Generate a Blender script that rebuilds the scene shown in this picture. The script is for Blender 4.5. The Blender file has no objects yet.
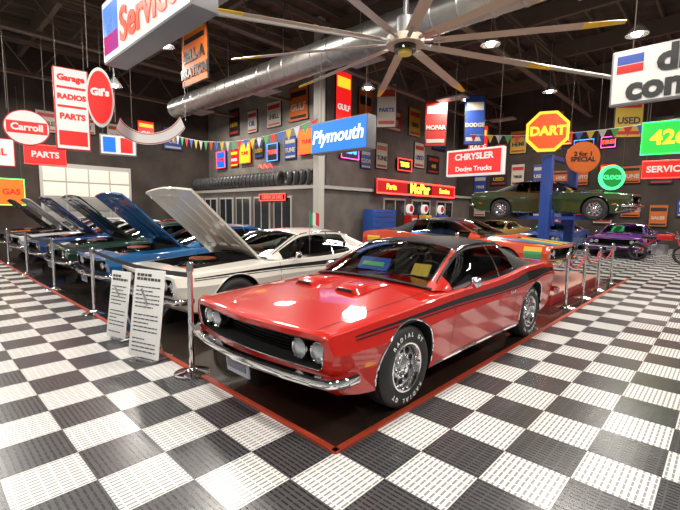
import bpy, bmesh, math, random
import numpy as np
from mathutils import Matrix, Vector
random.seed(7)
D=bpy.data; SC=bpy.context.scene; COL=SC.collection
SC.view_settings.view_transform='Standard'
rad=math.radians
# ------------------------------------------------------------ materials
MATS={}
def mat(name,c=(.5,.5,.5),rough=.5,metal=0,emis=None,es=1.0,coat=0,noise=0,nscale=5,bump=0,spec=.5):
    if name in MATS: return MATS[name]
    m=D.materials.new(name);m.use_nodes=True;nt=m.node_tree;b=nt.nodes['Principled BSDF']
    b.inputs['Base Color'].default_value=(*c,1);b.inputs['Roughness'].default_value=rough
    b.inputs['Metallic'].default_value=metal;b.inputs['Coat Weight'].default_value=coat
    b.inputs['Coat Roughness'].default_value=.03;b.inputs['Specular IOR Level'].default_value=spec
    if emis: b.inputs['Emission Color'].default_value=(*emis,1);b.inputs['Emission Strength'].default_value=es
    if noise or bump:
        tc=nt.nodes.new('ShaderNodeTexCoord');n=nt.nodes.new('ShaderNodeTexNoise');n.inputs['Scale'].default_value=nscale;n.inputs['Detail'].default_value=6
        nt.links.new(tc.outputs['Object'],n.inputs['Vector'])
        if noise:
            r=nt.nodes.new('ShaderNodeValToRGB');r.color_ramp.elements[0].position=.3;r.color_ramp.elements[1].position=.7
            r.color_ramp.elements[0].color=(*[x*(1-noise) for x in c],1);r.color_ramp.elements[1].color=(*[min(1,x*(1+noise)) for x in c],1)
            nt.links.new(n.outputs['Fac'],r.inputs['Fac']);nt.links.new(r.outputs['Color'],b.inputs['Base Color'])
        if bump:
            bp=nt.nodes.new('ShaderNodeBump');bp.inputs['Strength'].default_value=bump;nt.links.new(n.outputs['Fac'],bp.inputs['Height']);nt.links.new(bp.outputs['Normal'],b.inputs['Normal'])
    MATS[name]=m;return m
def glass(name,tint=(.55,.6,.58),amount=.8):
    if name in MATS: return MATS[name]
    m=D.materials.new(name);m.use_nodes=True;nt=m.node_tree;nt.nodes.clear()
    o=nt.nodes.new('ShaderNodeOutputMaterial');t=nt.nodes.new('ShaderNodeBsdfTransparent');g=nt.nodes.new('ShaderNodeBsdfGlossy')
    f=nt.nodes.new('ShaderNodeFresnel');f.inputs['IOR'].default_value=1.5;x=nt.nodes.new('ShaderNodeMixShader')
    t.inputs['Color'].default_value=(*tint,1);g.inputs['Roughness'].default_value=.02
    nt.links.new(f.outputs[0],x.inputs[0]);nt.links.new(t.outputs[0],x.inputs[1]);nt.links.new(g.outputs[0],x.inputs[2]);nt.links.new(x.outputs[0],o.inputs[0])
    MATS[name]=m;return m
chrome=mat('chrome',(.80,.80,.81),.08,1)
steel=mat('brushed_steel',(.55,.55,.57),.3,1)
black=mat('black_matte',(.012,.012,.013),.55)
blackg=mat('black_gloss',(.01,.01,.011),.15,coat=.5)
rubber=mat('tire_rubber',(.018,.018,.019),.6,bump=.1,nscale=60)
rubber2=mat('tire_rubber_lightened',(.055,.055,.057),.4,bump=.1,nscale=60)  # paler rubber for the mezzanine tires, highlights put into the base colour
white=mat('white_paint',(.74,.73,.70),.45)
whitel=mat('white_lettering',(.85,.85,.83),.6)
vinyl=mat('vinyl_roof',(.006,.006,.007),.5,bump=.2,nscale=200,spec=.2)
seatm=mat('seat_vinyl',(.02,.02,.022),.4)
dark=mat('dark_cavity',(.006,.006,.007),.8)
gls=glass('car_glass')
redp=mat('sign_red',(.62,.015,.015),.4)
amber=mat('amber_lens',(.8,.25,.02),.2)
lens=mat('headlight_glass',(.62,.65,.68),.06,.6,coat=1)
rimm=mat('wheel_silver',(.55,.55,.57),.2,.95)
def paint(name,c,r=.35,metal=0): return mat(name,c,r,metal,coat=1.0,spec=.15)
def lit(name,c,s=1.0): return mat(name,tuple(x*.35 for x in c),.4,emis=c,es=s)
# ------------------------------------------------------------ mesh builder
def rotz(a): return Matrix.Rotation(rad(a),4,'Z')
class MB:
    def __init__(s): s.v=[];s.f=[];s.m=[];s.mats=[]
    def mi(s,m):
        if m not in s.mats: s.mats.append(m)
        return s.mats.index(m)
    def add(s,vs,fs,m,M=None):
        o=len(s.v);i=s.mi(m)
        for v in vs:
            v=Vector(v);s.v.append(M@v if M is not None else v)
        for f in fs: s.f.append([k+o for k in f]);s.m.append(i)
    def box(s,c,d,m,M=None,R=None,ch=0):
        x,y,z=[k/2 for k in d];T=Matrix.Translation(c)
        if R is not None: T=T@R
        if M is not None: T=M@T
        if ch<=0:
            vs=[(a*x,b*y,e*z) for a in(-1,1) for b in(-1,1) for e in(-1,1)]
            s.add(vs,[(0,1,3,2),(4,6,7,5),(0,4,5,1),(2,3,7,6),(0,2,6,4),(1,5,7,3)],m,T)
        else:
            bm=bmesh.new();bmesh.ops.create_cube(bm,size=1);bmesh.ops.scale(bm,vec=d,verts=bm.verts)
            bmesh.ops.bevel(bm,geom=bm.edges[:],offset=ch,segments=2,affect='EDGES',profile=.6)
            s.bm(bm,m,T)
    def bm(s,bm,m,T=None):
        bm.verts.index_update();s.add([v.co.copy() for v in bm.verts],[[v.index for v in f.verts] for f in bm.faces],m,T);bm.free()
    def lathe(s,prof,m,M=None,n=24,ms=None):
        vs=[];k=len(prof)
        for i in range(n):
            a=2*math.pi*i/n
            for (x,r) in prof: vs.append((x,r*math.cos(a),r*math.sin(a)))
        for j in range(k-1):
            fs=[]
            for i in range(n):
                i2=(i+1)%n;fs.append((i*k+j,i*k+j+1,i2*k+j+1,i2*k+j))
            mm=ms[j] if ms else m
            if j==0:
                o=len(s.v)
                for v in vs: s.v.append(M@Vector(v) if M is not None else Vector(v))
            ii=s.mi(mm)
            for f in fs: s.f.append([q+o for q in f]);s.m.append(ii)
    def cyl(s,p0,p1,r0,m,r1=None,n=16,M=None,cap=True):
        r1=r0 if r1 is None else r1;p0=Vector(p0);p1=Vector(p1);d=p1-p0;q=d.to_track_quat('Z','Y').to_matrix().to_4x4()
        T=Matrix.Translation(p0)@q
        if M is not None:T=M@T
        vs=[(r0*math.cos(2*math.pi*i/n),r0*math.sin(2*math.pi*i/n),0) for i in range(n)]+[(r1*math.cos(2*math.pi*i/n),r1*math.sin(2*math.pi*i/n),d.length) for i in range(n)]
        fs=[(i,(i+1)%n,(i+1)%n+n,i+n) for i in range(n)]
        if cap: fs+=[tuple(range(n))[::-1],tuple(range(n,2*n))]
        s.add(vs,fs,m,T)
    def tube(s,pts,r,m,n=8,M=None,closed=False):
        P=[Vector(p) for p in pts];N=len(P);vs=[];fs=[]
        for i,p in enumerate(P):
            a=P[i-1] if (i>0 or closed) else p;b=P[(i+1)%N] if (i<N-1 or closed) else p
            t=(b-a).normalized();q=t.to_track_quat('Z','Y').to_matrix()
            rr=r[i] if isinstance(r,(list,tuple)) else r
            for k in range(n):
                g=2*math.pi*k/n;vs.append(p+q@Vector((rr*math.cos(g),rr*math.sin(g),0)))
        for i in range(N if closed else N-1):
            j=(i+1)%N
            for k in range(n): fs.append((i*n+k,i*n+(k+1)%n,j*n+(k+1)%n,j*n+k))
        if not closed: fs+=[tuple(range(n))[::-1],tuple(range((N-1)*n,N*n))]
        s.add(vs,fs,m,M)
    def sweep(s,path,prof,m,M=None):
        P=[Vector(p) for p in path];N=len(P);k=len(prof);vs=[];fs=[]
        for i,p in enumerate(P):
            a=P[max(i-1,0)];b=P[min(i+1,N-1)];t=(b-a);t.z=0;t.normalize();nrm=Vector((t.y,-t.x,0))
            for (o,dz) in prof: vs.append(p+nrm*o+Vector((0,0,dz)))
        for i in range(N-1):
            for j in range(k): fs.append((i*k+j,i*k+(j+1)%k,(i+1)*k+(j+1)%k,(i+1)*k+j))
        fs+=[tuple(range(k))[::-1],tuple(range((N-1)*k,N*k))]
        s.add(vs,fs,m,M)
    def grid(s,rows,m,M=None):
        R=len(rows);C=len(rows[0]);s.add([p for r in rows for p in r],[(i*C+j,i*C+j+1,(i+1)*C+j+1,(i+1)*C+j) for i in range(R-1) for j in range(C-1)],m,M)
    def mesh(s,name,ang=35,merge=True,recalc=True):
        me=D.meshes.new(name);me.from_pydata([tuple(v) for v in s.v],[],s.f)
        for m in s.mats: me.materials.append(m)
        me.polygons.foreach_set('material_index',s.m);me.update()
        finish(me,ang,merge,recalc);return me
    def build(s,name,parent=None,ang=35,merge=True,M=None):
        ob=D.objects.new(name,s.mesh(name,ang,merge));COL.objects.link(ob)
        if M is not None: ob.matrix_world=M
        if parent: ob.parent=parent
        return ob
def finish(me,ang=35,merge=True,recalc=True):
    bm=bmesh.new();bm.from_mesh(me)
    if merge: bmesh.ops.remove_doubles(bm,verts=bm.verts,dist=.0004)
    if recalc: bmesh.ops.recalc_face_normals(bm,faces=bm.faces)
    for f in bm.faces: f.smooth=True
    for e in bm.edges:
        if len(e.link_faces)==2: e.smooth=e.calc_face_angle(0)<rad(ang)
        else: e.smooth=False
    bm.to_mesh(me);bm.free();me.update()
def empty(name,M=Matrix.Identity(4)):
    o=D.objects.new(name,None);COL.objects.link(o);o.matrix_world=M;o.empty_display_size=.2;return o
_tc={}
def textmesh(s,size,extrude=.008,bold=0,sp=1.0):
    k=(s,size,extrude,bold,sp)
    if k in _tc:return _tc[k]
    c=D.curves.new('t','FONT');c.body=s;c.size=size;c.extrude=extrude;c.offset=bold;c.align_x='CENTER';c.align_y='CENTER';c.resolution_u=3;c.space_character=sp;c.space_line=.85
    o=D.objects.new('t',c);COL.objects.link(o);bpy.context.view_layer.update()
    me=D.meshes.new_from_object(o.evaluated_get(bpy.context.evaluated_depsgraph_get()));D.objects.remove(o);_tc[k]=me;return me
def text(s,size,M,m,parent,bold=0,extrude=.008,sx=1,name='lettering',italic=0):
    me=textmesh(s,size,extrude,bold).copy();me.materials.clear();me.materials.append(m)
    if italic:
        for v in me.vertices: v.co.x+=italic*v.co.y
    o=D.objects.new(name,me);COL.objects.link(o);o.parent=parent;o.matrix_local=M@Matrix.Rotation(rad(90),4,'X')@Matrix.Diagonal((sx,1,1,1));return o
def place(c,face): return Matrix.Translation(c)@rotz(face)
def sign(name,c,w,h,face,fm,em,texts=(),dep=.15,stripes=(),hang=None,shape='box',frame=.03,neon=None):
    b=MB();T=dep
    if shape=='box':
        b.box((0,0,0),(w,T,h),em,ch=min(.02,T*.3));b.box((0,-T/2-.004,0),(w-2*frame,.01,h-2*frame),fm)
        b.box((0,T/2+.004,0),(w-2*frame,.01,h-2*frame),fm)
        if neon:
            q,r=w/2-.03,h/2-.03;b.tube([(-q,-T/2-.03,-r),(q,-T/2-.03,-r),(q,-T/2-.03,r),(-q,-T/2-.03,r)],.02,neon,closed=True,n=6)
    else:
        n=8 if shape=='oct' else 32;off=math.pi/8 if shape=='oct' else 0
        for (q,mm,y0,y1) in ((1,em,-T/2,T/2),(1-frame*2/w,fm,-T/2-.01,T/2+.01)):
            pr=[(q*w/2*math.cos(2*math.pi*i/n+off),q*h/2*math.sin(2*math.pi*i/n+off)) for i in range(n)]
            b.add([(x,y0,z) for x,z in pr]+[(x,y1,z) for x,z in pr],[tuple(range(n)),tuple(range(n,2*n))]+[(i,(i+1)%n,(i+1)%n+n,i+n) for i in range(n)],mm)
    for (x,z,sw,sh,mm) in stripes: b.box((x,-T/2-.012,z),(sw,.006,sh),mm)
    if hang:
        for sx in(-.4,.4): b.cyl((sx*w,0,h/2-.02),(sx*w,0,hang-c[2]),.007,trussm,n=6)
    ob=b.build(name,M=place(c,face))
    for (s,size,x,z,mm,*k) in texts:
        text(s,size,Matrix.Translation((x,-T/2-.018,z)),mm,ob,bold=k[0] if k else 0,sx=k[1] if len(k)>1 else 1,italic=k[2] if len(k)>2 else 0)
    return ob
# ------------------------------------------------------------ camera
PITCH,ROLL,YAW,H=5.898,.73,43.486,1.585
cam=D.cameras.new('camera');cam.sensor_width=36;cam.lens=411.7/680*36;cam.clip_end=200
co=D.objects.new('camera',cam);COL.objects.link(co)
co.matrix_world=Matrix.Translation((0,0,H))@rotz(YAW)@Matrix.Rotation(rad(90-PITCH),4,'X')@Matrix.Rotation(rad(ROLL),4,'Z')
SC.camera=co
# ------------------------------------------------------------ floor material
def floor_mat():
    m=D.materials.new('ribbed_garage_tile');m.use_nodes=True;nt=m.node_tree;b=nt.nodes['Principled BSDF'];N=nt.nodes.new;Lk=nt.links.new
    tc=N('ShaderNodeTexCoord');sep=N('ShaderNodeSeparateXYZ');Lk(tc.outputs['Object'],sep.inputs[0])
    def M(op,a,bb=None,c=None):
        n=N('ShaderNodeMath');n.operation=op
        for i,v in enumerate((a,bb,c)):
            if v is None: continue
            if isinstance(v,(int,float)): n.inputs[i].default_value=v
            else: Lk(v,n.inputs[i])
        return n.outputs[0]
    s=.4
    X=M('DIVIDE',M('ADD',sep.outputs[0],1.79+40),s);Y=M('DIVIDE',M('ADD',sep.outputs[1],-1.88+40),s)
    fx=M('FRACT',X);fy=M('FRACT',Y)
    par=M('MODULO',M('ADD',M('FLOOR',X),M('FLOOR',Y)),2.0)
    par=M('GREATER_THAN',par,.5)
    rx=M('FRACT',M('MULTIPLY',fx,12));ry=M('FRACT',M('MULTIPLY',fy,12))
    rib=M('ADD',M('MULTIPLY',rx,par),M('MULTIPLY',ry,M('SUBTRACT',1,par)))
    g=M('LESS_THAN',M('ABSOLUTE',M('SUBTRACT',rib,.5)),.2)
    oth=M('ADD',M('MULTIPLY',fy,par),M('MULTIPLY',fx,M('SUBTRACT',1,par)))
    web=M('LESS_THAN',M('ABSOLUTE',M('SUBTRACT',M('FRACT',M('MULTIPLY',oth,6)),.5)),.06)
    g=M('MULTIPLY',g,M('SUBTRACT',1,web))
    ex=M('GREATER_THAN',M('ABSOLUTE',M('SUBTRACT',fx,.5)),.493);ey=M('GREATER_THAN',M('ABSOLUTE',M('SUBTRACT',fy,.5)),.493)
    g=M('MAXIMUM',g,M('MAXIMUM',ex,ey))
    mix=N('ShaderNodeMix');mix.data_type='RGBA';Lk(par,mix.inputs[0]);mix.inputs[6].default_value=(.060,.061,.064,1);mix.inputs[7].default_value=(.72,.715,.69,1)
    no=N('ShaderNodeTexNoise');no.inputs['Scale'].default_value=1.3;no.inputs['Detail'].default_value=5;Lk(tc.outputs['Object'],no.inputs['Vector'])
    mul=N('ShaderNodeMix');mul.data_type='RGBA';mul.blend_type='MULTIPLY';mul.inputs[0].default_value=1
    nv=M('MULTIPLY_ADD',no.outputs['Fac'],.25,.86);cc=N('ShaderNodeCombineColor');[Lk(nv,cc.inputs[i]) for i in range(3)]
    Lk(mix.outputs[2],mul.inputs[6]);Lk(cc.outputs[0],mul.inputs[7])
    m2=N('ShaderNodeMix');m2.data_type='RGBA';m2.blend_type='MULTIPLY';Lk(mul.outputs[2],m2.inputs[6]);m2.inputs[7].default_value=(.34,.34,.35,1);Lk(g,m2.inputs[0])
    Lk(m2.outputs[2],b.inputs['Base Color']);b.inputs['Roughness'].default_value=.26
    bp=N('ShaderNodeBump');bp.inputs['Strength'].default_value=.25;bp.inputs['Distance'].default_value=.004;Lk(M('SUBTRACT',1,g),bp.inputs['Height']);Lk(bp.outputs[0],b.inputs['Normal'])
    return m
b=MB();b.box((-9,8,-.05),(34,40,.1),floor_mat());b.build('floor')
wallg=mat('wall_gray',(.13,.11,.10),.8,noise=.25,nscale=1.2);walld=mat('wall_dark',(.05,.038,.032),.85,noise=.4,nscale=.8)
wallc=mat('wall_panel',(.20,.185,.165),.7,noise=.2,nscale=1.5);ceilm=mat('ceiling_wood',(.075,.05,.035),.85,noise=.5,nscale=2)
trussm=mat('truss_steel',(.14,.105,.08),.6,.1);beamm=mat('beam_gray',(.40,.38,.34),.6)
ZC=9.2
def wallbox(name,c,d,m): b=MB();b.box(c,d,m);return b.build(name)
wallbox('ceiling',(-9,8,ZC+.1),(34,40,.2),ceilm)
wallbox('wall_west',(-24.1,10,ZC/2),(.2,36,ZC),walld)
wallbox('wall_north',(-8,26.1,ZC/2),(32,.2,ZC),walld)
wallbox('wall_mezzanine_south',(-18.4,12.1,1.28),(11.1,.2,2.56),wallg)
wallbox('wall_mezzanine_east',(-12.9,19,1.28),(.2,13.9,2.56),wallg)
wallbox('mezzanine_deck',(-18.3,18.95,2.66),(11.3,14.0,.14),mat('deck_edge',(.42,.40,.36),.6))
wallbox('wall_upper_south',(-18.9,13.4,5.97),(10.2,.2,6.42),wallc)
wallbox('wall_upper_east',(-13.9,19.75,5.97),(.2,12.4,6.42),wallg)
wallbox('column_corner',(-12.45,11.8,4.6),(.32,.32,9.2),mat('column_paint',(.50,.48,.43),.6))
b=MB();wf=mat('frame_white',(.5,.49,.46),.5);wd=mat('shop_glass',(.02,.025,.03),.1)
for x in np.arange(-23,-13.5,1.6):
    b.box((x,11.96,1.35),(1.3,.06,1.9),wf);b.box((x,11.93,1.35),(1.14,.03,1.74),wd);b.box((x,11.91,1.35),(.05,.03,1.74),wf)
b.build('window_1')
b=MB()
for y in (17.5,20.0,22.6):
    b.box((-12.76,y,1.2),(.06,1.9,2.3),wf);b.box((-12.73,y,1.2),(.03,1.7,2.1),wd);b.box((-12.71,y,1.2),(.03,.06,2.1),wf)
b.build('window_2')
b=MB();panel=lit('daylight_panel',(1.0,.90,.74),.75);dpm=mat('door_gray',(.30,.29,.27),.5)
b.box((-23.94,6.55,1.9),(.08,4.1,3.8),wf)
for k in range(5):
    z=.38+k*.72
    for j in range(4):
        y=6.55-1.47+j*.98
        b.box((-23.88,y,z),(.06,.9,.64),panel if k in(3,4) else dpm,ch=.01)
b.build('door_1')
b=MB();b.box((-23.5,2.2,4.6),(.5,.5,9.2),trussm);b.box((-23.5,2.2,.15),(.8,.8,.3),trussm);b.build('column_west')
def truss(name,p0,p1,z0,z1,n):
    b=MB();p0=Vector((*p0,0));p1=Vector((*p1,0));d=(p1-p0)/n;u=d.normalized()
    L=(p1-p0).length;M=Matrix.Translation((p0+p1)/2)@Matrix.Rotation(math.atan2(u.y,u.x),4,'Z')
    for z in(z0,z1): b.box((0,0,z),(L,.22,.05),trussm,M=M);b.box((0,0,z+(.07 if z==z0 else -.07)),(L,.03,.14),trussm,M=M)
    for i in range(n):
        a=p0+d*i;c=p0+d*(i+1);mz=(a+c)/2
        b.tube([(a.x,a.y,z0),(mz.x,mz.y,z1),(c.x,c.y,z0)],.035,trussm,n=5)
    return b.build(name)
for i,x in enumerate((-21,-16,-11,-6,-1,4)): truss('roof_truss',(x,-8),(x,25.9),6.9,8.2,17)
for y in (-4,0,4,8,12,16,20,24):
    wallbox('ceiling_purlin',(-9,y,8.65),(29.5,.16,.6),trussm)
b=MB()
for x in np.arange(-23.5,7.5,1.0): b.box((x,8,9.08),(.08,35,.22),trussm)
b.build('ceiling_joists')
b=MB();b.tube([(-7.0,3.4,4.98),(1.2,19.3,4.98)],.05,beamm,n=6);b.tube([(-4.7,7.86,4.98),(-4.7,7.86,5.3)],.02,trussm);b.tube([(-1.0,15,4.98),(-1.0,15,6.9)],.02,trussm);b.build('conduit_rail')
b=MB();gal=mat('galvanized',(.40,.395,.38),.35,.85,noise=.12,nscale=6)
pr=[]
x=-17.0
while x<3: pr+=[(x,.38),(x+.12,.38),(x+.14,.395),(x+.17,.395),(x+.19,.38)];x+=.6
b.lathe([(-17,.001)]+pr+[(3.3,.38),(3.3,.001)],gal,M=Matrix.Translation((0,8,5.75)),n=28)
for x in range(-16,3,3): b.tube([(x,8,6.1),(x,8,8.34)],.012,steel,n=5)
b.build('spiral_duct')
# ------------------------------------------------------------ ceiling fan
fm=mat('fan_blade_tan',(.52,.44,.34),.4,.15);fy=mat('fan_tip_yellow',(.85,.55,.03),.4)
b=MB();C=(0,0,0)
b.cyl((0,0,.1),(0,0,4.4),.05,steel,n=10);b.cyl((0,0,-.05),(0,0,.08),.34,fm,n=32);b.cyl((0,0,-.14),(0,0,-.05),.20,blackg,n=24);b.cyl((0,0,.08),(0,0,.42),.16,mat('motor_gray',(.25,.25,.26),.4,.5),n=20)
b.cyl((0,0,-.2),(0,0,-.14),.12,mat('fan_badge',(.75,.6,.1),.4),n=20)
for k in range(10):
    M=rotz(20.6+YAW+36*k)@Matrix.Rotation(rad(-10),4,'X')
    b.box((.42,0,0),(.5,.07,.03),steel,M=M)
    for (x0,x1,mm) in((.5,2.85,fm),(2.85,3.45,fy)):
        w0,w1=.095,.095
        pf=lambda x,w:[(x,-w,-.0),(x,-w*.4,.028),(x,w*.4,.022),(x,w,0),(x,w*.3,-.008),(x,-w*.5,-.008)]
        if mm is fy: w1=.05
        A=pf(x0,w0);B=pf(x1,w1);b.add(A+B,[(i,(i+1)%6,(i+1)%6+6,i+6) for i in range(6)]+[(5,4,3,2,1,0),(6,7,8,9,10,11)],mm,M)
b.build('ceiling_fan',M=Matrix.Translation((-4.51,6.38,4.62)))
# ------------------------------------------------------------ car builder
def pch(kn,x):
    xs=[k[0] for k in kn];ys=[k[1] for k in kn]
    if x<=xs[0]:return ys[0]
    if x>=xs[-1]:return ys[-1]
    i=max(j for j in range(len(xs)) if xs[j]<=x);i=min(i,len(xs)-2)
    dl=[(ys[j+1]-ys[j])/(xs[j+1]-xs[j]) for j in range(len(xs)-1)]
    def sl(j):
        if j==0:return dl[0]
        if j==len(xs)-1:return dl[-1]
        a,c=dl[j-1],dl[j]
        return 0 if a*c<=0 else 2*a*c/(a+c)
    h=xs[i+1]-xs[i];t=(x-xs[i])/h;m0,m1=sl(i)*h,sl(i+1)*h
    return (2*t**3-3*t*t+1)*ys[i]+(t**3-2*t*t+t)*m0+(-2*t**3+3*t*t)*ys[i+1]+(t**3-t*t)*m1
W_K=[(0,.912),(.03,.922),(.10,.930),(.4,.94),(1,.955),(2,.945),(3.0,.955),(3.6,.975),(4.3,.95),(4.7,.915),(4.82,.89),(4.86,.87)]
S_K=[(0,.758),(.03,.770),(.10,.776),(.5,.797),(1.0,.822),(1.6,.85),(2.5,.86),(3.05,.885),(3.6,.945),(4.2,.94),(4.7,.905),(4.86,.87)]
C_K=[(0,.766),(.03,.782),(.10,.795),(.5,.845),(1.0,.893),(1.5,.925),(1.7,.93),(3.6,.97),(4.0,.975),(4.4,.965),(4.75,.93),(4.86,.89)]
B_K=[(0,.36),(.1,.30),(.6,.22),(1.2,.20),(3.8,.22),(4.5,.29),(4.86,.38)]
def sect(L):
    W,S,C,B=pch(W_K,L),pch(S_K,L),pch(C_K,L),pch(B_K,L);Hh=S-B
    return [(0,B),(W*.5,B),(W-.12,B),(W-.06,B+.03),(W-.042,B+.28*Hh),(W-.022,B+.52*Hh),(W,B+.70*Hh),(W-.022,B+.82*Hh),(W-.040,B+.93*Hh),(W-.050,S-.010),(W-.070,S+.002),(W-.15,S+.009),(W*.70,S+.33*(C-S)+.008),(W*.48,S+.68*(C-S)+.004),(W*.24,S+.92*(C-S)),(0,C)]
def yo(L,w,z):
    y=L
    if L<1.2: y+=.10*(abs(w)/.95)**1.6*(1-L/1.2)**2
    if L<.5: y+=(max(0,.5-z)*.45)*(1-L/.5)**2+max(0,z-.5)*-.12*(1-L/.5)**2
    if L>4.4: y-=.06*(w/.95)**2*((L-4.4)/.46)**2+max(0,.45-z)*.4*((L-4.4)/.46)**2
    return y
def sidew(L,z):
    s=sect(L)[3:12];return float(np.interp(z,[p[1] for p in s],[p[0] for p in s]))
def topz(L,w):
    s=sect(L)[9:][::-1];return float(np.interp(abs(w),[p[0] for p in s],[p[1] for p in s]))
LS=[0,.012,.03,.06,.10,.16,.24,.34,.46]+list(np.arange(.6,4.5,.12))+[4.5,4.6,4.68,4.75,4.8,4.84,4.86]
def body_mesh(pm):
    b=MB();rows=[]
    for L in LS:
        s=sect(L);ring=[(w,yo(L,w,z),z) for w,z in s]+[(-w,yo(L,w,z),z) for w,z in s[-2:0:-1]]
        ring.append(ring[0]);rows.append(ring)
    b.grid(rows,pm)
    for L in (LS[0],LS[-1]):
        s=sect(L);R=[]
        for w,z in s[0:16]:
            R.append([(w*k,yo(L,w*k,z),z) for k in [i/8 for i in range(-8,9)]])
        b.grid(R,pm)
    b.mi(dark)
    return b
def boolean(me,cutters):
    o=D.objects.new('tmp',me);COL.objects.link(o);tmp=[]
    for cb in cutters:
        cm=cb.mesh('cut',merge=True);c=D.objects.new('tmpc',cm);COL.objects.link(c);tmp.append(c)
        md=o.modifiers.new('b','BOOLEAN');md.operation='DIFFERENCE';md.solver='EXACT';md.object=c
    bpy.context.view_layer.update()
    r=D.meshes.new_from_object(o.evaluated_get(bpy.context.evaluated_depsgraph_get()))
    for x in tmp+[o]: D.objects.remove(x)
    finish(r,26);return r
def cutter(pm): b=MB();b.mi(pm);b.mi(dark);return b
FA,RA=.93,3.72
GHW,GZ,GH=.835,.622,.105
def gring():
    pr=[];n=6
    for (cx,cz,a0) in((GHW-.05,GZ+GH-.05,0),(-GHW+.05,GZ+GH-.05,90),(-GHW+.07,GZ-GH+.05,180),(GHW-.07,GZ-GH+.05,270)):
        for i in range(n+1):
            a=rad(a0+90*i/n);pr.append((cx+.05*math.cos(a),cz+.05*math.sin(a)))
    return pr
_bodycache={}
def body_cut(pm,hood_open,dummy):
    key=hood_open
    if key in _bodycache:
        me=_bodycache[key].copy();me.materials[0]=pm;return me
    base=body_mesh(pm).mesh('car_body')
    cs=[]
    for L in(FA,RA):
        for sg in(-1,1):
            c=cutter(pm);c.cyl((sg*.60,L,.35),(sg*1.2,L,.35),.385,dark,n=40);cs.append(c)
    c=cutter(pm);c.add([(x,1.80 if z>.6 else 1.9,z) for x,z in((-.74,.4),(.74,.4),(.80,1.3),(-.80,1.3))]+[(x,3.80 if z>.6 else 3.4,z) for x,z in((-.70,.4),(.70,.4),(.66,1.3),(-.66,1.3))],[(0,1,2,3),(7,6,5,4),(0,4,5,1),(1,5,6,2),(2,6,7,3),(3,7,4,0)],dark);cs.append(c)
    c=cutter(pm);pr=gring();k=len(pr);c.add([(x,-.4,z) for x,z in pr]+[(x,.22+.10*(abs(x)/.95)**1.6,z) for x,z in pr],[tuple(range(k)),tuple(range(k,2*k))]+[(i,(i+1)%k,(i+1)%k+k,i+k) for i in range(k)],dark);cs.append(c)
    c=cutter(pm);c.box((0,4.92,.66),(1.5,.22,.17),dark);cs.append(c)
    if hood_open:
        c=cutter(pm);c.box((0,.90,.95),(1.26,1.10,.95),dark);cs.append(c)
    me=boolean(base,cs)
    _bodycache[key]=me
    me=me.copy();me.materials[0]=pm
    return me
def wheel(M,parent,letters=False,rim=rimm,cap=chrome,name='wheel'):
    b=MB()
    tp=[(-.11,.20),(-.125,.25),(-.12,.30),(-.10,.327),(-.09,.338),(-.05,.342),(-.045,.334),(-.035,.342),(0,.343),(.035,.342),(.045,.334),(.05,.342),(.09,.338),(.10,.327),(.118,.305),(.124,.27),(.120,.235),(.108,.205)]
    b.lathe(tp,rubber,M=M,n=44)
    rp=[(.108,.207),(.118,.203),(.116,.190),(.095,.180),(.062,.172),(.05,.158),(.052,.135),(.06,.105),(.058,.085),(.07,.072),(.095,.066),(.105,.05),(.108,.0)]
    b.lathe(rp,rim,M=M,n=44,ms=[cap,cap,cap,rim,rim,rim,rim,rim,rim,cap,cap,cap])
    b.lathe([(-.05,.0),(-.05,.2),(-.11,.2)],black,M=M,n=24)
    for i in range(10):
        a=2*math.pi*i/10;R=Matrix.Rotation(a,4,'X')
        b.box((.057,0,.132),(.012,.036,.048),dark,M=M@R,ch=.005)
    for i in range(5):
        a=2*math.pi*(i+.5)/5;R=Matrix.Rotation(a,4,'X');b.cyl((.06,0,.088),(.078,0,.088),.009,cap,n=6,M=M@R)
    o=b.build(name,parent=parent)
    if letters:
        for s,a0 in(("RADIAL GT",90),("RADIAL GT",270)):
            for i,ch in enumerate(s):
                if ch==' ':continue
                a=rad(a0-(i-4)*11)
                me=textmesh(ch,.048,.001,.0016).copy();me.materials.clear();me.materials.append(whitel)
                t=D.objects.new('tire_lettering',me);COL.objects.link(t);t.parent=o
                B=Matrix(((0,0,1,0),(1,0,0,0),(0,1,0,0),(0,0,0,1)))
                t.matrix_local=M@Matrix.Rotation(a-math.pi/2,4,'X')@Matrix.Translation((.1235,0,.268))@B
    return o
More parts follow.
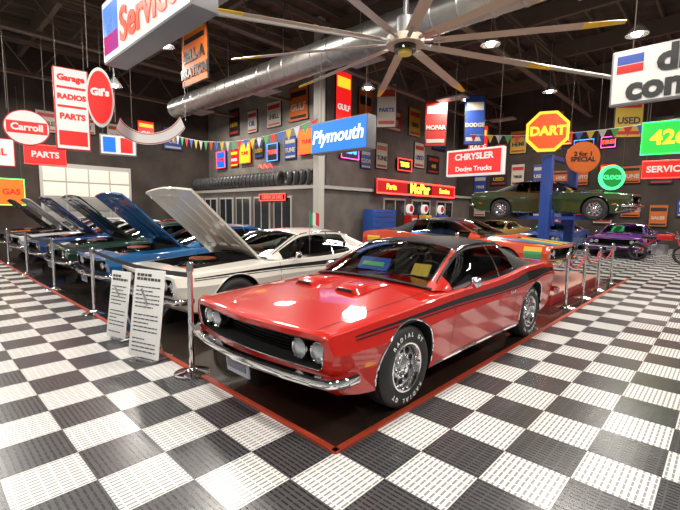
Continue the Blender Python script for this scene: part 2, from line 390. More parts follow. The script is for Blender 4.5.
def car(name,M,color,roofm=None,hood_open=False,detail=1,stripe=None,interior=seatm,scoops=True,wheelrim=rimm,stripes2=None):
    root=empty(name,M)
    pm=color;roofm=roofm or pm
    me=body_cut(pm,hood_open,0);bo=D.objects.new('body',me);COL.objects.link(bo);bo.parent=root
    def cl(L):
        return pch([(1.52,.76),(2.24,.625),(2.6,.60),(3.2,.59),(3.55,.60),(4.02,.66)],L),pch([(1.52,.875),(1.9,1.06),(2.24,1.205),(2.4,1.235),(2.8,1.25),(3.2,1.235),(3.5,1.15),(4.02,.955)],L)
    def cz(L): return pch([(1.52,.935),(1.9,1.115),(2.24,1.265),(2.4,1.29),(2.8,1.305),(3.2,1.29),(3.5,1.20),(4.02,.985)],L)
    cs=[1.52,1.64,1.76,1.88,2.0,2.12,2.24,2.34,2.5,2.7,2.9,3.1,3.25,3.32,3.45,3.6,3.75,3.9,4.02]
    b=MB();ks=[-1,-.92,-.7,-.4,0,.4,.7,.92,1]
    def topp(L,k):
        w,z=cl(L);zz=z+(cz(L)-z)*(1-abs(k)**2.2);sh=-.13*(1-abs(k)**2)*max(0,1-(L-1.52)/.72) if L<2.24 else 0
        return (w*k,L+sh,zz)
    for i in range(len(cs)-1):
        a,c=cs[i],cs[i+1]
        for j in range(len(ks)-1):
            q=[topp(a,ks[j]),topp(a,ks[j+1]),topp(c,ks[j+1]),topp(c,ks[j])]
            edge=j in(0,len(ks)-2)
            if c<=2.24+.001: m_=gls if not edge else pm
            elif a>=3.44 and c<=3.91: m_=gls if 0<j<len(ks)-2 else roofm
            else: m_=roofm
            b.add(q,[(0,1,2,3)],m_)
    def belt(L): s=sect(L);z=s[10][1]+.004;return s[10][0]-.03,z
    for sg in(-1,1):
        for i in range(len(cs)-1):
            a,c=cs[i],cs[i+1]
            def sp(L,t):
                wb,zb=belt(L);w,z=cl(L);wb=max(wb,w) if L<3.3 else wb
                if L<1.6: wb=w+.0;zb=z-.0
                q=t;bul=.025*math.sin(math.pi*t)
                return (sg*(wb+(w-wb)*q+bul),L,zb+(z-zb)*q)
            for t0,t1 in((0,.12),(.12,.5),(.5,.9),(.9,1)):
                m_=gls if (1.7<=a and c<=3.26 and 0.1<t1<.95) else (roofm if a>=2.2 else pm)
                if 1.7<=a and c<=3.26 and t1<.13: m_=chrome
                if 1.7<=a and c<=3.26 and t0>.85: m_=roofm
                b.add([sp(a,t0),sp(c,t0),sp(c,t1),sp(a,t1)],[(0,1,2,3)],m_)
        pts=[]
        for L in cs[1:15]:
            w,z=cl(L);pts.append((sg*(w+.008),L,z+.004))
        b.tube(pts,.010,chrome,n=6)
        b.tube([(sg*(cl(1.62)[0]-.05),1.62,cl(1.62)[1]+.03),(sg*(cl(2.2)[0]-.045),2.2,cl(2.2)[1]+.022)],.009,chrome,n=6)
        wb,zb=belt(2.86);w,z=cl(2.86);b.tube([(sg*(wb+.004),2.84,zb),(sg*((wb+w)/2+.028),2.86,(zb+z)/2),(sg*(w+.004),2.88,z)],.008,chrome,n=5)
        mw=sidew(1.98,.84)
        b.cyl((sg*(mw-.03),1.98,.86),(sg*(mw+.06),1.96,.91),.010,chrome,n=8)
        b.lathe([(-.045,.0),(-.04,.03),(-.02,.05),(.02,.056),(.03,.05),(.03,0)],chrome,M=Matrix.Translation((sg*(mw+.09),1.95,.93))@rotz(90),n=16)
    b.tube([topp(3.45,k) for k in ks],.01,chrome,n=6);b.tube([topp(3.92,k) for k in ks],.01,chrome,n=6);b.tube([topp(2.22,k) for k in ks],.01,chrome,n=6)
    b.tube([(p[0],p[1]-.01,p[2]+.004) for p in (topp(1.54,k) for k in ks)],.012,black,n=6)
    b.build('canopy',parent=root,ang=40)
    b=MB()
    b.box((0,1.98,.86),(1.36,.22,.16),interior,ch=.04);b.box((0,2.7,.42),(1.36,1.7,.04),interior)
    for sg in(-1,1):
        b.box((sg*.36,2.55,.55),(.5,.52,.16),interior,ch=.05);b.box((sg*.36,2.86,.80),(.5,.16,.56),interior,R=Matrix.Rotation(rad(-14),4,'X'),ch=.06)
        b.box((sg*.36,2.93,1.09),(.24,.09,.15),interior,R=Matrix.Rotation(rad(-10),4,'X'),ch=.04)
    b.box((0,3.3,.56),(1.2,.45,.16),interior,ch=.05);b.box((0,3.55,.78),(1.2,.14,.5),interior,R=Matrix.Rotation(rad(-20),4,'X'),ch=.05)
    SW=Matrix.Translation((.36,2.2,.90))@Matrix.Rotation(rad(-65),4,'X')
    b.tube([(.19*math.cos(a),.19*math.sin(a),0) for a in np.linspace(0,2*math.pi,24,endpoint=False)],.013,black,M=SW,closed=True,n=6)
    b.box((0,0,0),(.36,.03,.02),steel,M=SW);b.cyl((.36,2.2,.9),(.36,1.95,.8),.025,black)
    b.build('interior',parent=root)
    b=MB()
    path=[(-.957,.26),(-.955,.18),(-.940,.10),(-.90,.045),(-.80,.01),(-.55,-.035),(-.25,-.07),(0,-.085),(.25,-.07),(.55,-.035),(.80,.01),(.90,.045),(.940,.10),(.955,.18),(.957,.26)]
    prof=[(-.03,-.042),(.010,-.040),(.028,-.022),(.034,0),(.028,.022),(.012,.035),(-.03,.037)]
    b.sweep([(x,y,.462) for x,y in path],prof,chrome)
    rp=[(x,4.84-(y)*.8,.50) for x,y in path][::-1]
    b.sweep(rp,prof,chrome)
    pr=gring();full=[]
    for i in range(len(pr)):
        (x0,z0),(x1,z1)=pr[i],pr[(i+1)%len(pr)]
        st=14 if abs(x1-x0)>.5 else 1
        for k in range(st): full.append((x0+(x1-x0)*k/st,z0+(z1-z0)*k/st))
    b.tube([(x,yo(.0,x,z)-.002,z) for x,z in full],.004,chrome,closed=True,n=6)
    gm=mat('grille_gray',(.035,.035,.04),.4,.5)
    def gy(x,d): return d+.10*(abs(x)/.95)**1.6
    for k in range(7): b.tube([(x,gy(x,.15),.545+k*.026) for x in np.linspace(-.47,.47,11)],.004,gm,n=5)
    for k in np.linspace(-.47,.47,27): b.box((k,gy(k,.165),.622),(.004,.02,.18),gm)
    for sg in(-1,1):
        for w in(.565,.735):
            yb=gy(w,.04)
            HM=Matrix.Translation((sg*w,yb,.622))@rotz(-90)
            b.lathe([(-.13,.072),(-.02,.077),(.0,.078),(.010,.074),(.004,.067)],chrome,M=HM,n=28)
            b.lathe([(.002,.068),(.014,.050),(.022,.025),(.024,0)],lens,M=HM,n=28)
        b.box((sg*.62,.165,.36),(.20,.03,.06),amber,ch=.01,R=rotz(sg*8))
        b.box((sg*(sidew(.50,.46)-.002),.46,.50),(.012,.13,.035),amber,ch=.004)
        b.box((sg*(sidew(4.4,.5)+.001),4.42,.55),(.012,.16,.045),redp,ch=.004)
        b.box((sg*(sidew(3.0,.70)+.010),2.98,.70),(.022,.15,.025),chrome,ch=.008)
        b.box((sg*.42,4.83,.66),(.66,.04,.12),mat('tail_red',(.5,.01,.01),.15,coat=1),ch=.01)
        for L0 in(1.66,3.14):
            zs=np.linspace(.30,sect(L0)[9][1],8);b.grid([[(sg*(sidew(L0,z)+.002),L0-.004+.03*(z-.5)*(0 if L0<2 else -1),z),(sg*(sidew(L0,z)+.002),L0+.004+.03*(z-.5)*(0 if L0<2 else -1),z)] for z in zs],dark)
        b.grid([[(sg*(sidew(L0,.275)+.002),L0,.272),(sg*(sidew(L0,.275)+.002),L0,.28)] for L0 in np.linspace(1.66,3.14,12)],dark)
        b.grid([[(sg*(sidew(L0,.24)+.004),L0,.235),(sg*(sidew(L0,.25)+.004),L0,.255)] for L0 in np.linspace(1.36,3.3,16)],chrome)
        for L0 in(FA,RA):
            pts=[]
            for a in np.linspace(rad(-8),rad(188),30):
                y=L0+.388*math.cos(a);z=.35+.388*math.sin(a);pts.append((sg*(sidew(y,z)+.001),y,z))
            b.tube(pts,.008,chrome if detail>1 else pm,n=6)
        if stripe:
            top=lambda L:pch([(.30,.735),(1.0,.765),(1.8,.79),(2.6,.80),(3.1,.825),(3.55,.885),(4.0,.885),(4.6,.84)],L)
            th=lambda L:pch([(.30,.010),(1.0,.025),(2,.050),(3.0,.075),(3.5,.11),(4.1,.08),(4.6,.04)],L)
            Ls=np.linspace(.30,4.6,60)
            b.grid([[(sg*(sidew(L,top(L)-th(L)*k)+.0035),L,top(L)-th(L)*k) for k in(0,.25,.5,.75,1)] for L in Ls],stripe)
            b.grid([[(sg*(sidew(L,top(L)-th(L)-.014-.010*k)+.0035),L,top(L)-th(L)-.014-.010*k) for k in(0,1)] for L in Ls],stripe)
        if stripes2:
            for q,mm in enumerate(stripes2):
                zt=.80-q*.13
                for (l0,l1) in((.12,.50),(1.36,3.28),(4.15,4.6)) if zt-.13<.74 else ((.12,4.6),):
                    b.grid([[(sg*(sidew(L,zt-.13*k)+.0035),yo(L,sidew(L,zt-.13*k),.5),zt-.13*k) for k in(0,.33,.66,1)] for L in np.linspace(l0,l1,20)],mm)
                b.grid([[(sg*(.08+.2*q+.2*k),yo(L,.2,.8),topz(L,.08+.2*q+.2*k)+.004) for k in(0,.5,1)] for L in np.linspace(.06,1.45,20)],mm)
        if not hood_open:
            b.grid([[(sg*(.74-.0),yo(L,.74,0.8),topz(L,.74)+.002),(sg*(.733),yo(L,.74,.8),topz(L,.733)+.0022)] for L in np.linspace(.06,1.50,30)],dark)
    b.box((-.03,-.05,.370),(.31,.015,.155),mat('plate_blue',(.40,.44,.50),.4),ch=.004,R=Matrix.Rotation(rad(6),4,'X'))
    b.box((-.03,-.062,.370),(.26,.006,.07),mat('plate_text',(.15,.15,.2),.5),R=Matrix.Rotation(rad(6),4,'X'))
    b.box((0,4.93,.45),(.31,.015,.155),mat('plate_blue',(.5,.55,.62),.4),ch=.004)
    if not hood_open:
        for x in(-.42,.12): b.tube([(x,1.50,.958),(x+.18,1.56,.975),(x+.40,1.60,.985)],.006,black,n=5)
        b.grid([[(x,1.47+.05*(x/.7)**2,topz(1.45,x)+.003),(x,1.50+.05*(x/.7)**2,topz(1.5,x)+.003)] for x in np.linspace(-.7,.7,15)],black)
        if scoops:
            for sg in(-1,1):
                x0=sg*.27
                V=[]
                for (L,hgt,hwid) in((.86,.028,.10),(.90,.050,.115),(1.1,.048,.115),(1.38,.004,.10)):
                    z0=topz(L,x0)-.006;V.append([(x0-hwid-.03,L,z0),(x0-hwid,L,z0+hgt),(x0-hwid*.5,L,z0+hgt+.006),(x0+hwid*.5,L,z0+hgt+.006),(x0+hwid,L,z0+hgt),(x0+hwid+.03,L,z0)])
                b.grid(V,pm);b.add(V[0],[(0,1,2,3,4,5)],pm)
                zz=topz(.87,x0);b.box((x0,.872,zz+.022),(.18,.03,.026),black,ch=.004)
    if hood_open:
        eo=mat('engine_orange',(.5,.09,.015),.4)
        b.box((0,.95,.58),(.42,.75,.34),eo,ch=.03)
        for sg in(-1,1): b.box((sg*.24,.95,.76),(.16,.62,.09),blackg,ch=.03,R=Matrix.Rotation(rad(sg*25),4,'Y'));b.box((sg*.5,.5,.66),(.16,.22,.2),black,ch=.02)
        b.cyl((0,.9,.80),(0,.9,.87),.21,chrome,n=28);b.cyl((0,.9,.87),(0,.9,.885),.19,eo,n=28)
        b.box((0,.40,.60),(1.0,.06,.34),black,ch=.01);b.cyl((0,.46,.6),(0,.50,.6),.2,steel,n=16)
        HM=Matrix.Translation((0,1.50,.93))@Matrix.Rotation(rad(-46),4,'X')
        rows=[];rows2=[]
        for L in np.linspace(.03,1.48,14):
            r=[];r2=[]
            for w in np.linspace(-.72,.72,15):
                z=topz(L,w)-.93
                r.append((w,yo(L,w,.8)-1.5,z));r2.append((w*.985,yo(L,w,.8)-1.5+.004,z-.03))
            rows.append(r);rows2.append(r2)
        b.grid(rows,pm,M=HM);b.grid(rows2,pm,M=HM)
        ed=[rows[0],rows2[0]];b.grid(ed,pm,M=HM)
        for j in(0,-1): b.grid([[r[j] for r in rows],[r[j] for r in rows2]],pm,M=HM)
        for w in(-.5,-.17,.17,.5): b.box((w,-.78,-.105),(.07,1.2,.03),pm,M=HM,R=Matrix.Rotation(rad(4),4,'X'),ch=.008)
        for yy in(-1.36,-.22): b.box((0,yy,-.105+(yy+.78)*.07),(1.3,.09,.03),pm,M=HM,ch=.008)
    b.build('trim',parent=root)
    b=MB()
    for L in(FA,RA):
        for sg in(-1,1):
            Mw=Matrix.Translation((sg*.80,L,.343))@(Matrix.Identity(4) if sg>0 else rotz(180))
            wheel(Mw,root,letters=(detail>1 and sg>0),rim=wheelrim,name='wheel')
        b.cyl((-.7,L,.34),(.7,L,.34),.04,black,n=8)
    b.box((0,2.3,.24),(.9,2.2,.06),black)
    b.build('axles',parent=root)
    return root
red=paint('paint_red',(.47,.008,.003))
T=Matrix.Translation
rc=car('muscle_car',T((-2.732,1.795,0)),red,roofm=vinyl,detail=2,stripe=blackg)
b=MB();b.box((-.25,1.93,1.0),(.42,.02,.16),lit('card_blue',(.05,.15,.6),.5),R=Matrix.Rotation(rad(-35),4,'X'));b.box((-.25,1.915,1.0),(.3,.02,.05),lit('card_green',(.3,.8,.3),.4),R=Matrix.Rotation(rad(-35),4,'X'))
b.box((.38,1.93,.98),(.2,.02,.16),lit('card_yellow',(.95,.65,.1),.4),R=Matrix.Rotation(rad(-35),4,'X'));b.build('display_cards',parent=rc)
car('muscle_car',T((-5.75,2.15,0)),paint('paint_white',(.70,.68,.61)),hood_open=True,stripe=blackg)
car('muscle_car',T((-8.35,2.2,0)),paint('paint_blue',(.012,.11,.30)),hood_open=True)
car('muscle_car',T((-10.9,2.2,0)),paint('paint_green',(.012,.04,.03)),hood_open=True)
car('muscle_car',T((-13.4,2.2,0)),paint('paint_navy',(.01,.04,.16)),roofm=white,hood_open=True)
car('muscle_car',T((-15.9,2.2,0)),paint('paint_silver',(.45,.46,.47)),hood_open=True)
car('muscle_car',T((-18.4,2.2,0)),paint('paint_black',(.02,.02,.025)),hood_open=True)
car('muscle_car',T((-18.9,7.9,0))@rotz(-90),paint('paint_red2',(.45,.02,.02)))
mc=car('muscle_car',T((-2.45,9.4,.2))@rotz(90),paint('paint_orange',(.55,.06,.02)),roofm=vinyl,stripes2=[mat('st_yellow',(.7,.45,.04),.3),mat('st_green',(.06,.3,.12),.3),mat('st_blue',(.04,.12,.4),.3)])
lc=car('muscle_car',T((-2.05,14.9,1.43))@rotz(90),paint('paint_dark_green',(.035,.055,.02)),roofm=vinyl)
car('muscle_car',T((-3.2,18.3,0)),paint('paint_purple',(.12,.015,.24)))
car('muscle_car',T((-5.9,18.3,0)),paint('paint_blue3',(.02,.08,.3)))
car('muscle_car',T((-.2,19.5,0)),paint('paint_maroon',(.25,.015,.02)))
car('muscle_car',T((-8.8,18.6,0)),paint('paint_gold',(.4,.28,.08)))
# ------------------------------------------------------------ mat, border, podium
dm=mat('dark_display_floor',(.022,.015,.012),.12,coat=.4,noise=.3,nscale=3);rb=mat('border_red',(.36,.045,.02),.45)
b=MB();b.box((-12.8,7.0,.004),(22,10.2,.008),dm);b.build('floor_mat')
b=MB();b.box((-1.79,7.2,.008),(.05,10.7,.016),rb);b.box((-12.8,1.87,.008),(22.05,.05,.016),rb);b.build('floor_border')
pod=mat('podium_red',(.35,.015,.015),.35)
b=MB();b.box((-4.8,9.35,.1),(5.2,3.3,.2),pod,ch=.02);b.box((-4.8,9.35,.195),(5.26,3.36,.03),mat('podium_trim',(.5,.25,.2),.3),ch=.01);b.build('display_podium')
# ------------------------------------------------------------ stanchions
belt=mat('belt_black',(.02,.02,.022),.6)
def stanchion(x,y,h=1.02,z=0):
    b=MB();b.lathe([(0,0),(0,.17),(.012,.17),(.02,.15),(.035,.08),(.05,.035),(.06,.026),(h-.10,.026),(h-.098,.034),(h-.02,.034),(h-.0,.024),(h,.0)],chrome,M=T((x,y,z))@Matrix.Rotation(rad(-90),4,'Y'),n=28)
    return b.build('stanchion')
SX=[(-3.72,1.84),(-6.95,1.9),(-9.6,1.95),(-12.2,1.95),(-14.8,1.95),(-17.4,1.95)]
for x,y in SX: stanchion(x,y,1.10 if x>-4 else 1.02)
b=MB()
for (a,c) in zip(SX[:-1],SX[1:]):
    P=[(a[0]+(c[0]-a[0])*t,a[1]+(c[1]-a[1])*t,.97-.06*4*t*(1-t)) for t in np.linspace(0.015,.985,10)]
    b.grid([[(p[0],p[1],p[2]+.025),(p[0],p[1],p[2]-.025)] for p in P],belt)
b.build('barrier_belts')
PX=[(-1.98,7.75),(-1.98,8.9),(-1.98,10.1),(-1.98,11.4)]
for x,y in PX: stanchion(x,y,.95)
b=MB()
for (a,c) in zip(PX[:3],PX[1:4]):
    b.tube([(a[0]+(c[0]-a[0])*t,a[1]+(c[1]-a[1])*t,.86-.22*4*t*(1-t)) for t in np.linspace(0.05,.95,12)],.018,mat('rope_red',(.4,.02,.03),.7),n=6)
b.build('barrier_rope')
bl=mat('board_white',(.80,.80,.79),.5);bt=mat('board_text',(.06,.06,.07),.7)
def board(c,w,h,face,tilt):
    b=MB();R=Matrix.Rotation(rad(-tilt),4,'X')
    b.box((0,0,h/2),(w,.015,h),bl,M=R,ch=.003);n=int(h/.04)
    for k in range(n):
        z=h-.06-k*.042
        if z<.06:break
        x=-w*.40;hh=.012 if k>1 else .028
        if k in(2,9,15): continue
        end=w*(.40 if k%4 else random.uniform(.0,.3))
        while x<end-.01:
            ww=min(random.uniform(.03,.07),end-x);b.box((x+ww/2,-.009,z),(ww,.003,hh),bt,M=R);x+=ww+.012
    b.tube([(0,0.01,h*.8),(0,.26,-.04)],.010,steel,n=6);b.tube([(-w*.3,.0,-.03),(-w*.3,.26,-.038),(w*.3,.26,-.038),(w*.3,0,-.03),(-w*.3,0,-.03)],.010,steel,n=6)
    return b.build('info_board',M=T(c)@rotz(face))
board((-4.36,1.62,.05),.44,.92,18,8)
board((-5.30,1.66,.05),.36,.80,14,8)
b=MB();b.cyl((0,0,0),(0,0,.75),.006,steel,n=6)
for k,c_ in enumerate(((.0,.35,.1),(.8,.8,.8),(.6,.02,.02))): b.grid([[(.07*k,.0,.72),(.07*k,.0,.52)],[(.07*k+.07,.01,.70),(.07*k+.07,.01,.50)]],mat('flag%d'%k,c_,.6))
b.build('flag',M=T((-4.95,4.5,.86)))
# ------------------------------------------------------------ car lift
lb=mat('lift_blue',(.015,.055,.28),.4)
b=MB()
for y in(13.55,16.25):
    b.box((-4.2,y,1.7),(.30,.24,3.4),lb,ch=.03);b.box((-4.2,y,.02),(.6,.5,.04),lb)
    s=1 if y<15 else -1
    b.box((-4.2,y+s*.2,1.5),(.4,.2,.5),lb,ch=.02)
    for dx in(-1,1): b.box((-4.2+dx*.55,y+s*.55,1.50),(1.2,.12,.1),lb,R=rotz(s*dx*28));b.cyl((-4.2+dx*1.05,y+s*.8,1.5),(-4.2+dx*1.05,y+s*.8,1.64),.07,black)
b.box((-4.2,14.9,3.35),(.2,2.5,.12),lb);b.build('car_lift')
# ------------------------------------------------------------ tires on mezzanine
b=MB();x=-23.6
tprof=[(-.10,.25),(-.12,.31),(-.10,.365),(-.04,.385),(-.03,.37),(.03,.37),(.04,.385),(.10,.365),(.12,.31),(.10,.25),(0,.23),(-.10,.25)]
while x<-15.6: b.lathe(tprof,rubber2,M=T((x,12.35,3.12))@rotz(14),n=20);x+=.33
for k in range(5): b.lathe(tprof,rubber2,M=T((-15.1+k*.46,12.35,3.12))@rotz(62),n=24)
b.box((-18.6,12.75,2.76),(10,.06,.05),steel);b.box((-18.6,12.2,2.76),(10,.06,.05),steel)
b.build('tire_row')
# ------------------------------------------------------------ SIGNS
sr=lit('lit_red',(.85,.015,.012),1.0);sw=lit('lit_white',(.9,.88,.82),.7);sb=lit('lit_blue',(.01,.18,.85),1.0);so=lit('lit_orange',(1,.17,.01),1.1);sy=lit('lit_yellow',(1,.66,.03),1.1);sg_=lit('lit_green',(.02,.6,.06),1.1)
nr=lit('neon_red',(1,.04,.03),5);nb=lit('neon_blue',(.05,.25,1),5);ng=lit('neon_green',(.05,1,.2),3);ny=lit('neon_yellow',(1,.6,.05),3);npk=lit('neon_pink',(1,.08,.5),5)
sbk=mat('sign_black',(.015,.015,.016),.4);sgr=mat('sign_gray',(.25,.25,.26),.4,.3);ox=mat('sign_orange',(.75,.16,.015),.5);yl=mat('sign_yellow',(.75,.5,.04),.5);bp=mat('sign_blue',(.02,.07,.4),.4);rp_=redp;wp=white
sign('hanging_sign',(-6.2,2.6,4.42),3.0,.95,0,sw,sgr,[('Service',.66,.25,-.12,lit('lit_vermilion',(.9,.06,.01),1),.018)],dep=.35,stripes=[(-1.12,0,.62,.72,sb),(-1.12,-.22,.62,.28,sr),(-1.12,.04,.3,.28,sw)],hang=6.9)
sign('hanging_sign',(-6.62,7.0,3.32),1.75,.72,0,lit('lit_skyblue',(.01,.20,.80),1.15),sgr,[('Plymouth',.42,0,0,lit('lit_white2',(1,1,1),1.1),.008,1,.2)],dep=.3,hang=5.3)
sign('hanging_sign',(-.3,8.0,3.75),2.6,.84,0,wp,sgr,[('direct',.50,-.12,.17,sbk,.022),('connection',.48,.0,-.2,sbk,.02)],dep=.12,stripes=[(-1.05,.26,.34,.13,bp),(-1.05,.12,.34,.12,rp_)],hang=5.3)
sign('hanging_sign',(-11.5,6,6.35),1.5,2.3,0,ox,sbk,[('SELL-A',.42,0,-.35,sbk,.02),('BRATION',.36,0,-.8,sbk,.02)],dep=.05,stripes=[(0,.85,1.3,.14,yl),(0,.6,1.3,.12,sbk),(0,.35,1.3,.12,yl),(0,.1,1.2,.14,sbk)],hang=6.9+1)
sign('dealer_sign',(-4.2,13.3,4.05),1.25,1.25,20,lit('lit_tomato',(.9,.08,.01),1),sy,[('DART',.36,0,0,sy,.02)],dep=.12,shape='oct',frame=.09)
sign('hanging_sign',(-3.67,15.2,3.45),1.0,1.0,30,ox,ox,[('2 for 1\nSPECIAL',.20,0,.02,sbk,.006)],dep=.05,shape='round',hang=6.9)
sign('neon_clock',(-4.1,22,3.3),1.1,1.1,40,lit('clock_green',(.01,.25,.03),1),ng,[('CLOCK',.24,0,0,ng,.006)],dep=.12,shape='round',frame=.12,hang=6.9)
sign('hanging_sign',(-5.8,12.0,3.15),1.8,.8,0,sr,sw,[('CHRYSLER',.26,0,.16,sw,.008),('Dodge Trucks',.2,0,-.2,sw,.004)],dep=.2,hang=6.9,frame=.06)
sign('hanging_sign',(-1.5,15,3.8),1.3,.95,10,sg_,sbk,[('426',.55,0,0,sy,.02)],dep=.15,hang=6.9,neon=ng)
sign('neon_sign',(-1.7,17,3.1),1.3,.6,10,sr,sbk,[('SERVICE',.28,0,0,sw,.008)],dep=.12,hang=6.9,neon=nr)
sign('storefront_sign',(-12.54,19.4,2.88),7.6,.74,90,lit('lit_deepred',(.5,.01,.01),1),sbk,[('MoPar',.72,0,0,ny,.03),('Parts',.4,-2.6,0,ny,.01),('Service',.4,2.6,0,ny,.01)],dep=.15,stripes=[(0,.30,7.4,.05,nr),(0,-.30,7.4,.05,nr),(0,0,2.4,.5,sbk)],neon=nr)
sign('hanging_sign',(-13.0,3.25,4.2),.78,2.1,80,sw,rp_,[("Garage",.21,0,.78,sr,.01),('RADIOS',.18,0,.3,sr,.01),('PARTS',.20,0,-.2,sr,.01)],dep=.25,stripes=[(0,-.75,.64,.38,sr),(0,.54,.64,.06,sr),(0,.06,.64,.06,sr)],hang=6.9)
sign('hanging_sign',(-10.2,3.1,4.0),.52,1.25,70,sr,wp,[("Gil's",.20,0,.1,sw,.01)],dep=.1,shape='round',hang=6.9)
sign('hanging_sign',(-15.0,2.6,3.9),1.1,1.0,80,sw,rp_,[("Carroll",.26,0,.0,sw,.01)],dep=.12,stripes=[(0,0,.95,.34,sr)],shape='round',hang=6.9)
sign('hanging_sign',(-12.5,4.2,3.35),.9,.55,75,sw,sgr,[],dep=.15,stripes=[(-.22,0,.3,.4,sb),(.2,0,.3,.4,sr)],hang=6.9)
sign('hanging_sign',(-17.5,2.2,3.4),.9,.9,85,sw,rp_,[('OIL',.3,0,0,sr,.01)],dep=.12,hang=6.9)
sign('hanging_sign',(-20.0,4.0,3.7),1.4,.8,80,sr,sbk,[('PARTS',.32,0,0,sw,.01)],dep=.12,hang=6.9,neon=nr)
sign('lit_poster',(-23.2,3.3,2.3),1.0,1.2,90,so,sg_,[('GAS',.34,0,0,sr,.01)],dep=.1,neon=ng,hang=6.9)
b=MB();R=[]
for t in np.linspace(0,1,20):
    a=rad(205+130*t);R.append([(.95*math.cos(a),0,.62*math.sin(a)),(.82*math.cos(a),0,.62*math.sin(a)+.26)])
b.grid(R,wp)
for (lo,hi) in((.06,.12),(.88,.94)): b.grid([[tuple(np.array(r[0])+(np.array(r[1])-np.array(r[0]))*q+np.array((0,-.006,0))) for q in(lo,hi)] for r in R],rp_)
b.tube([(-.87,0,-.1),(-.87,0,3.2)],.006,steel,n=5);b.tube([(.87,0,-.1),(.87,0,3.2)],.006,steel,n=5)
b.build('hanging_banner',M=place((-9.84,4.0,3.7),35))
def poster(c,w,h,face,cols,txt=None,name='poster',hang=None):
    a,bb,cc=cols
    return sign(name,c,w,h,face,a,sbk,[(txt,min(h*.3,w*1.3/max(1,len(txt))),0,-.1*h,cc,.01)] if txt else [],dep=.06,stripes=[(0,h*.28,w*.8,h*.16,bb),(0,-h*.38,w*.8,h*.08,bb)],frame=.04,hang=hang)
for (x,z,w,c1,c2) in((-19.8,4.76,1.1,sy,nr),(-14.7,4.85,1.15,so,nr),(-17.3,4.6,.9,sbk,nb),(-22.3,4.6,1.0,sb,nr)):
    sign('neon_sign',(x,13.2,z),w,w,0,c1,sbk,[('TUNE',.26,0,0,nr if c1 is sbk else sr,.01)],dep=.12,neon=c2)
b=MB()
b.tube([(-18.6+.09*i,13.2,3.95+.1*math.sin(i*1.3)) for i in range(14)],.022,nr,n=6);b.build('neon_sign')
sign('neon_sign',(-15.6,11.85,2.25),2.0,.35,0,sbk,sbk,[('OPEN 24 HRS',.26,0,0,nr,.006)],dep=.06,neon=nr)
sign('neon_sign',(-13.7,15.0,4.55),1.3,.8,90,sbk,sbk,[('HEMI',.42,0,0,nb,.01)],dep=.08,neon=npk)
sign('neon_sign',(-13.7,19.6,4.3),1.4,.7,90,sbk,sbk,[('TIRES',.36,0,0,ny,.01)],dep=.08,neon=nr)
pwp=mat('poster_cream',(.5,.46,.38),.6);prd=mat('poster_red',(.4,.02,.015),.5);pyl=mat('poster_yellow',(.5,.33,.03),.5);pbl=mat('poster_blue',(.02,.06,.3),.5);pox=mat('poster_orange',(.5,.11,.01),.5)
cols=[(sr,sy,sw),(pwp,prd,sbk),(sbk,prd,pyl),(pyl,prd,sbk),(pbl,pwp,pwp),(pox,sbk,pwp),(pwp,prd,pbl),(prd,pwp,pwp),(sbk,pbl,pyl)]
wds=['HEMI','OIL','SHELL','GULF','PARTS','TUNE','USED','440','SALES','TIRES','AUTO','CUDA']
for i,(x,z,w,h) in enumerate([(-21,6.6,1.0,1.5),(-19.2,6.4,.9,1.2),(-17.3,6.5,1.2,1.3),(-15.4,6.7,1.4,1.6),(-21.0,4.6,.8,1.0),(-16,4.7,.9,1.1),(-18.6,4.9,.8,1.0)]):
    poster((x,13.26,z),w,h,0,cols[(i*4+2)%9],wds[i])
for i,(y,z,w,h) in enumerate([(14.6,6.8,1.1,3.0),(16.2,6.4,1.1,2.6),(17.6,4.6,1.0,1.4),(21.2,5.0,1.1,1.5),(22.8,4.6,1.4,1.1),(18.5,6.6,1.6,1.2),(20.6,6.8,1.2,1.6),(23.4,6.3,1.6,1.6),(16.3,4.3,.8,1.0)]):
    poster((-13.76,y,z),w,h,90,cols[(i*5)%9],wds[(i+3)%12],name='banner' if h>2 else 'poster')
# free-hanging vertical banners in the north bay
for i,(x,y,z,w,h,c_,t_) in enumerate([(-10.2,17,5.7,1.0,2.1,cols[7],'MOPAR'),(-8.8,18,5.8,.9,2.2,cols[4],'DODGE'),(-11.5,15.0,6.3,.9,1.9,cols[6],'PARTS'),(-9.8,20.5,5.2,1.0,1.8,cols[0],'RACE'),(-6.5,21,5.5,1.1,1.8,cols[5],'HEMI'),(-3.4,20.5,5.6,1.1,1.7,cols[3],'USED'),(-1.2,22,5.6,1.2,1.6,cols[7],'440')]):
    poster((x,y,z),w,h,35,c_,t_,name='hanging_banner',hang=7.0)
rng=random.Random(3)
for i in range(39):
    x=-12.0+(i%13)*1.15+rng.uniform(-.1,.1);z=(1.9,3.7,5.6)[i//13]+rng.uniform(-.3,.4)
    w=rng.uniform(.7,1.05);h=rng.uniform(.7,1.4)
    if rng.random()<.22: sign('neon_sign',(x,25.93,z),w,.6,0,sbk,sbk,[(wds[rng.randrange(12)],.26,0,0,rng.choice((nr,nb,ny,ng)),.01)],dep=.08,neon=rng.choice((nr,nb,npk,ng)))
    else: poster((x,25.94,z),w,h,0,cols[rng.randrange(9)],wds[rng.randrange(12)])
for i in range(8):
    poster((-23.94,.9-i*1.2,3.2+rng.uniform(-.5,1.2)),rng.uniform(.7,1.05),rng.uniform(.7,1.3),90,cols[rng.randrange(9)],wds[rng.randrange(12)])
for i in range(5): poster((-23.94,5+i*1.5,4.9+rng.uniform(0,1.2)),rng.uniform(.8,1.2),rng.uniform(.7,1.3),90,cols[rng.randrange(9)],wds[rng.randrange(12)])
pc=[mat('pen%d'%i,c,.6) for i,c in enumerate(((.6,.03,.02),(.04,.12,.5),(.6,.45,.04),(.55,.55,.55),(.08,.35,.1)))]
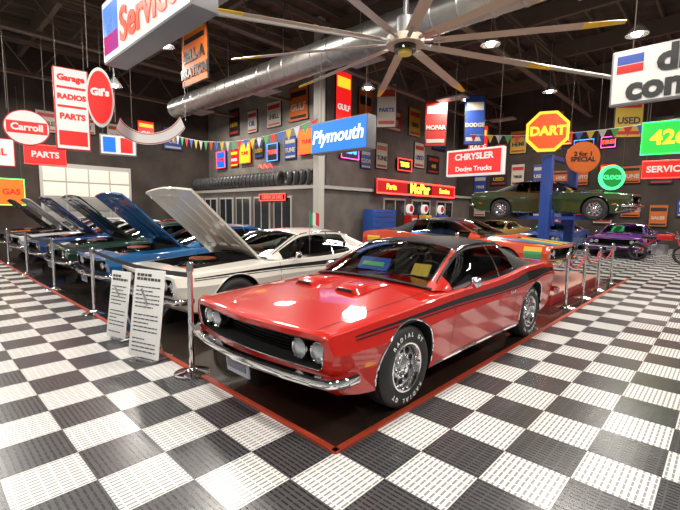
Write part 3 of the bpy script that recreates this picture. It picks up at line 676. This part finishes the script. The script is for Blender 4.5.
def pennants(p0,p1,n,sag,sz=.22):
    b=MB();p0=Vector(p0);p1=Vector(p1);pts=[]
    for i in range(n+1): t=i/n;p=p0.lerp(p1,t);p.z-=sag*4*t*(1-t);pts.append(p)
    b.tube(pts,.008,wp,n=4)
    for i in range(n):
        a=pts[i].lerp(pts[i+1],.1);c=pts[i].lerp(pts[i+1],.85);m=(a+c)/2-Vector((0,0,sz*1.4));b.add([a,c,m],[(0,1,2)],pc[i%5])
    return b.build('pennant_string')
pennants((-16,7,4.6),(-7.6,7.2,3.9),26,.5);pennants((-8,16,4.8),(1,16,4.8),26,.4)
tcb=mat('chest_blue',(.02,.08,.35),.35,coat=.5)
b=MB();b.box((0,0,.95),(.6,1.8,1.6),tcb,ch=.02)
for k in range(6): b.box((.31,0,.3+k*.25),(.02,1.7,.21),tcb,ch=.006);b.box((.33,0,.38+k*.25),(.02,1.5,.02),chrome)
for y in(-.7,.7):
    for x in(-.2,.2): b.cyl((x,y-.02,.07),(x,y+.02,.07),.07,rubber)
b.build('tool_chest',M=T((-12.2,15.6,0)))
def pump(x,y,m):
    b=MB();b.box((0,0,.05),(.6,.75,.1),black);b.box((0,0,.8),(.45,.6,1.4),m,ch=.05);b.box((.23,0,1.2),(.02,.42,.3),wp);b.box((.23,0,.6),(.02,.48,.6),wp,ch=.005);b.cyl((-.1,0,1.5),(-.1,0,1.6),.08,steel);b.cyl((-.16,0,1.82),(.02,0,1.82),.24,sw,n=28)
    b.tube([(0,.3,1.1),(.1,.45,.8),(.1,.5,.4),(.05,.36,.3),(.02,.33,.9)],.02,black,n=6);b.cyl((.03,0,1.82),(.035,0,1.82),.17,rp_,n=24);b.build('gas_pump',M=T((x,y,0)))
pump(-12.0,17.9,rp_);pump(-12.0,19.3,yl);pump(-12.0,21,bp);pump(-7.2,24.5,rp_);pump(-1.2,24.6,ox)
b=MB()
for y in(-.7,.7):
    b.tube([(0,y+.28*math.cos(a),.33+.28*math.sin(a)) for a in np.linspace(0,2*math.pi,24,endpoint=False)],.05,rubber,closed=True,n=8)
    for k in range(8): a=k*math.pi/4;b.tube([(0,y,.33),(0,y+.27*math.cos(a),.33+.27*math.sin(a))],.006,chrome,n=4)
    b.cyl((-.06,y,.33),(.06,y,.33),.05,chrome)
b.tube([(0,-.7,.33),(0,-.45,.95),(0,.1,.85),(0,.7,.33)],.03,redp);b.box((0,-.15,.88),(.26,.5,.2),redp,ch=.07);b.box((0,.3,.85),(.26,.5,.1),black,ch=.04);b.box((0,0,.45),(.3,.4,.35),steel,ch=.04)
b.tube([(-.36,-.3,1.08),(-.12,-.45,1.0),(.12,-.45,1.0),(.36,-.3,1.08)],.014,chrome);b.lathe([(0,0),(.02,.08),(.1,.07),(.12,0)],chrome,M=T((0,-.56,.9))@rotz(90));b.tube([(.14,0,.35),(.16,.4,.28),(.16,.9,.3)],.035,chrome)
b.build('motorcycle',M=T((-1.75,17.9,0))@rotz(70))
# ------------------------------------------------------------ lights
W=D.worlds.new('world');SC.world=W;W.use_nodes=True;bg=W.node_tree.nodes['Background'];bg.inputs[0].default_value=(1,.98,.95,1);bg.inputs[1].default_value=.2
def fixture(x,y,z=6.6,e=245,sx=1.2,sy=.5):
    b=MB();b.box((0,0,.06),(sx+.1,sy+.1,.08),mat('fixture_gray',(.3,.3,.3),.5),ch=.01)
    b.tube([(0,0,.1),(0,0,7.0-z if z<6.9 else .3)],.01,steel,n=5)
    o=b.build('high_bay_light',M=T((x,y,z)))
    l=D.lights.new('led','AREA');l.shape='RECTANGLE';l.size=sx;l.size_y=sy;l.energy=e;l.color=(1,.94,.86)
    lo=D.objects.new('led_source',l);COL.objects.link(lo);lo.parent=o;lo.location=(0,0,0)
for x in(-21,-15.5,-10,-3,2.5):
    for y in(-4,1,5.4,11,17,22.5):
        if x<-14 and y>11: continue
        fixture(x+.6,y)
bulb=lit('bulb_glow',(1,.93,.82),14)
def bell(x,y,z,p=120):
    b=MB();b.lathe([(.32,.03),(.30,.07),(.18,.14),(.05,.24),(0,.27),(.01,.26),(.06,.22),(.17,.12)],mat('bell_shade',(.6,.6,.6),.25,.8),M=T((0,0,0))@Matrix.Rotation(rad(-90),4,'Y'),n=24)
    b.lathe([(-.05,.0),(-.035,.08),(.03,.13),(.10,.10),(.14,.0)],bulb,M=Matrix.Rotation(rad(-90),4,'Y'),n=16)
    b.tube([(0,0,.3),(0,0,8.9-z)],.012,steel,n=5);b.build('pendant_light',M=T((x,y,z)))
for (x,y,z) in((-5.3,11.6,6.3),(-5.5,17.4,6.3),(-12.3,5.5,6.3),(-10.5,12.5,6.3),(-16.5,5.5,6.0),(-2.2,13.5,6.3),(-9.5,18.5,6.9),(-20,5.5,6.0),(-2.5,21.5,6.9)): bell(x,y,z)
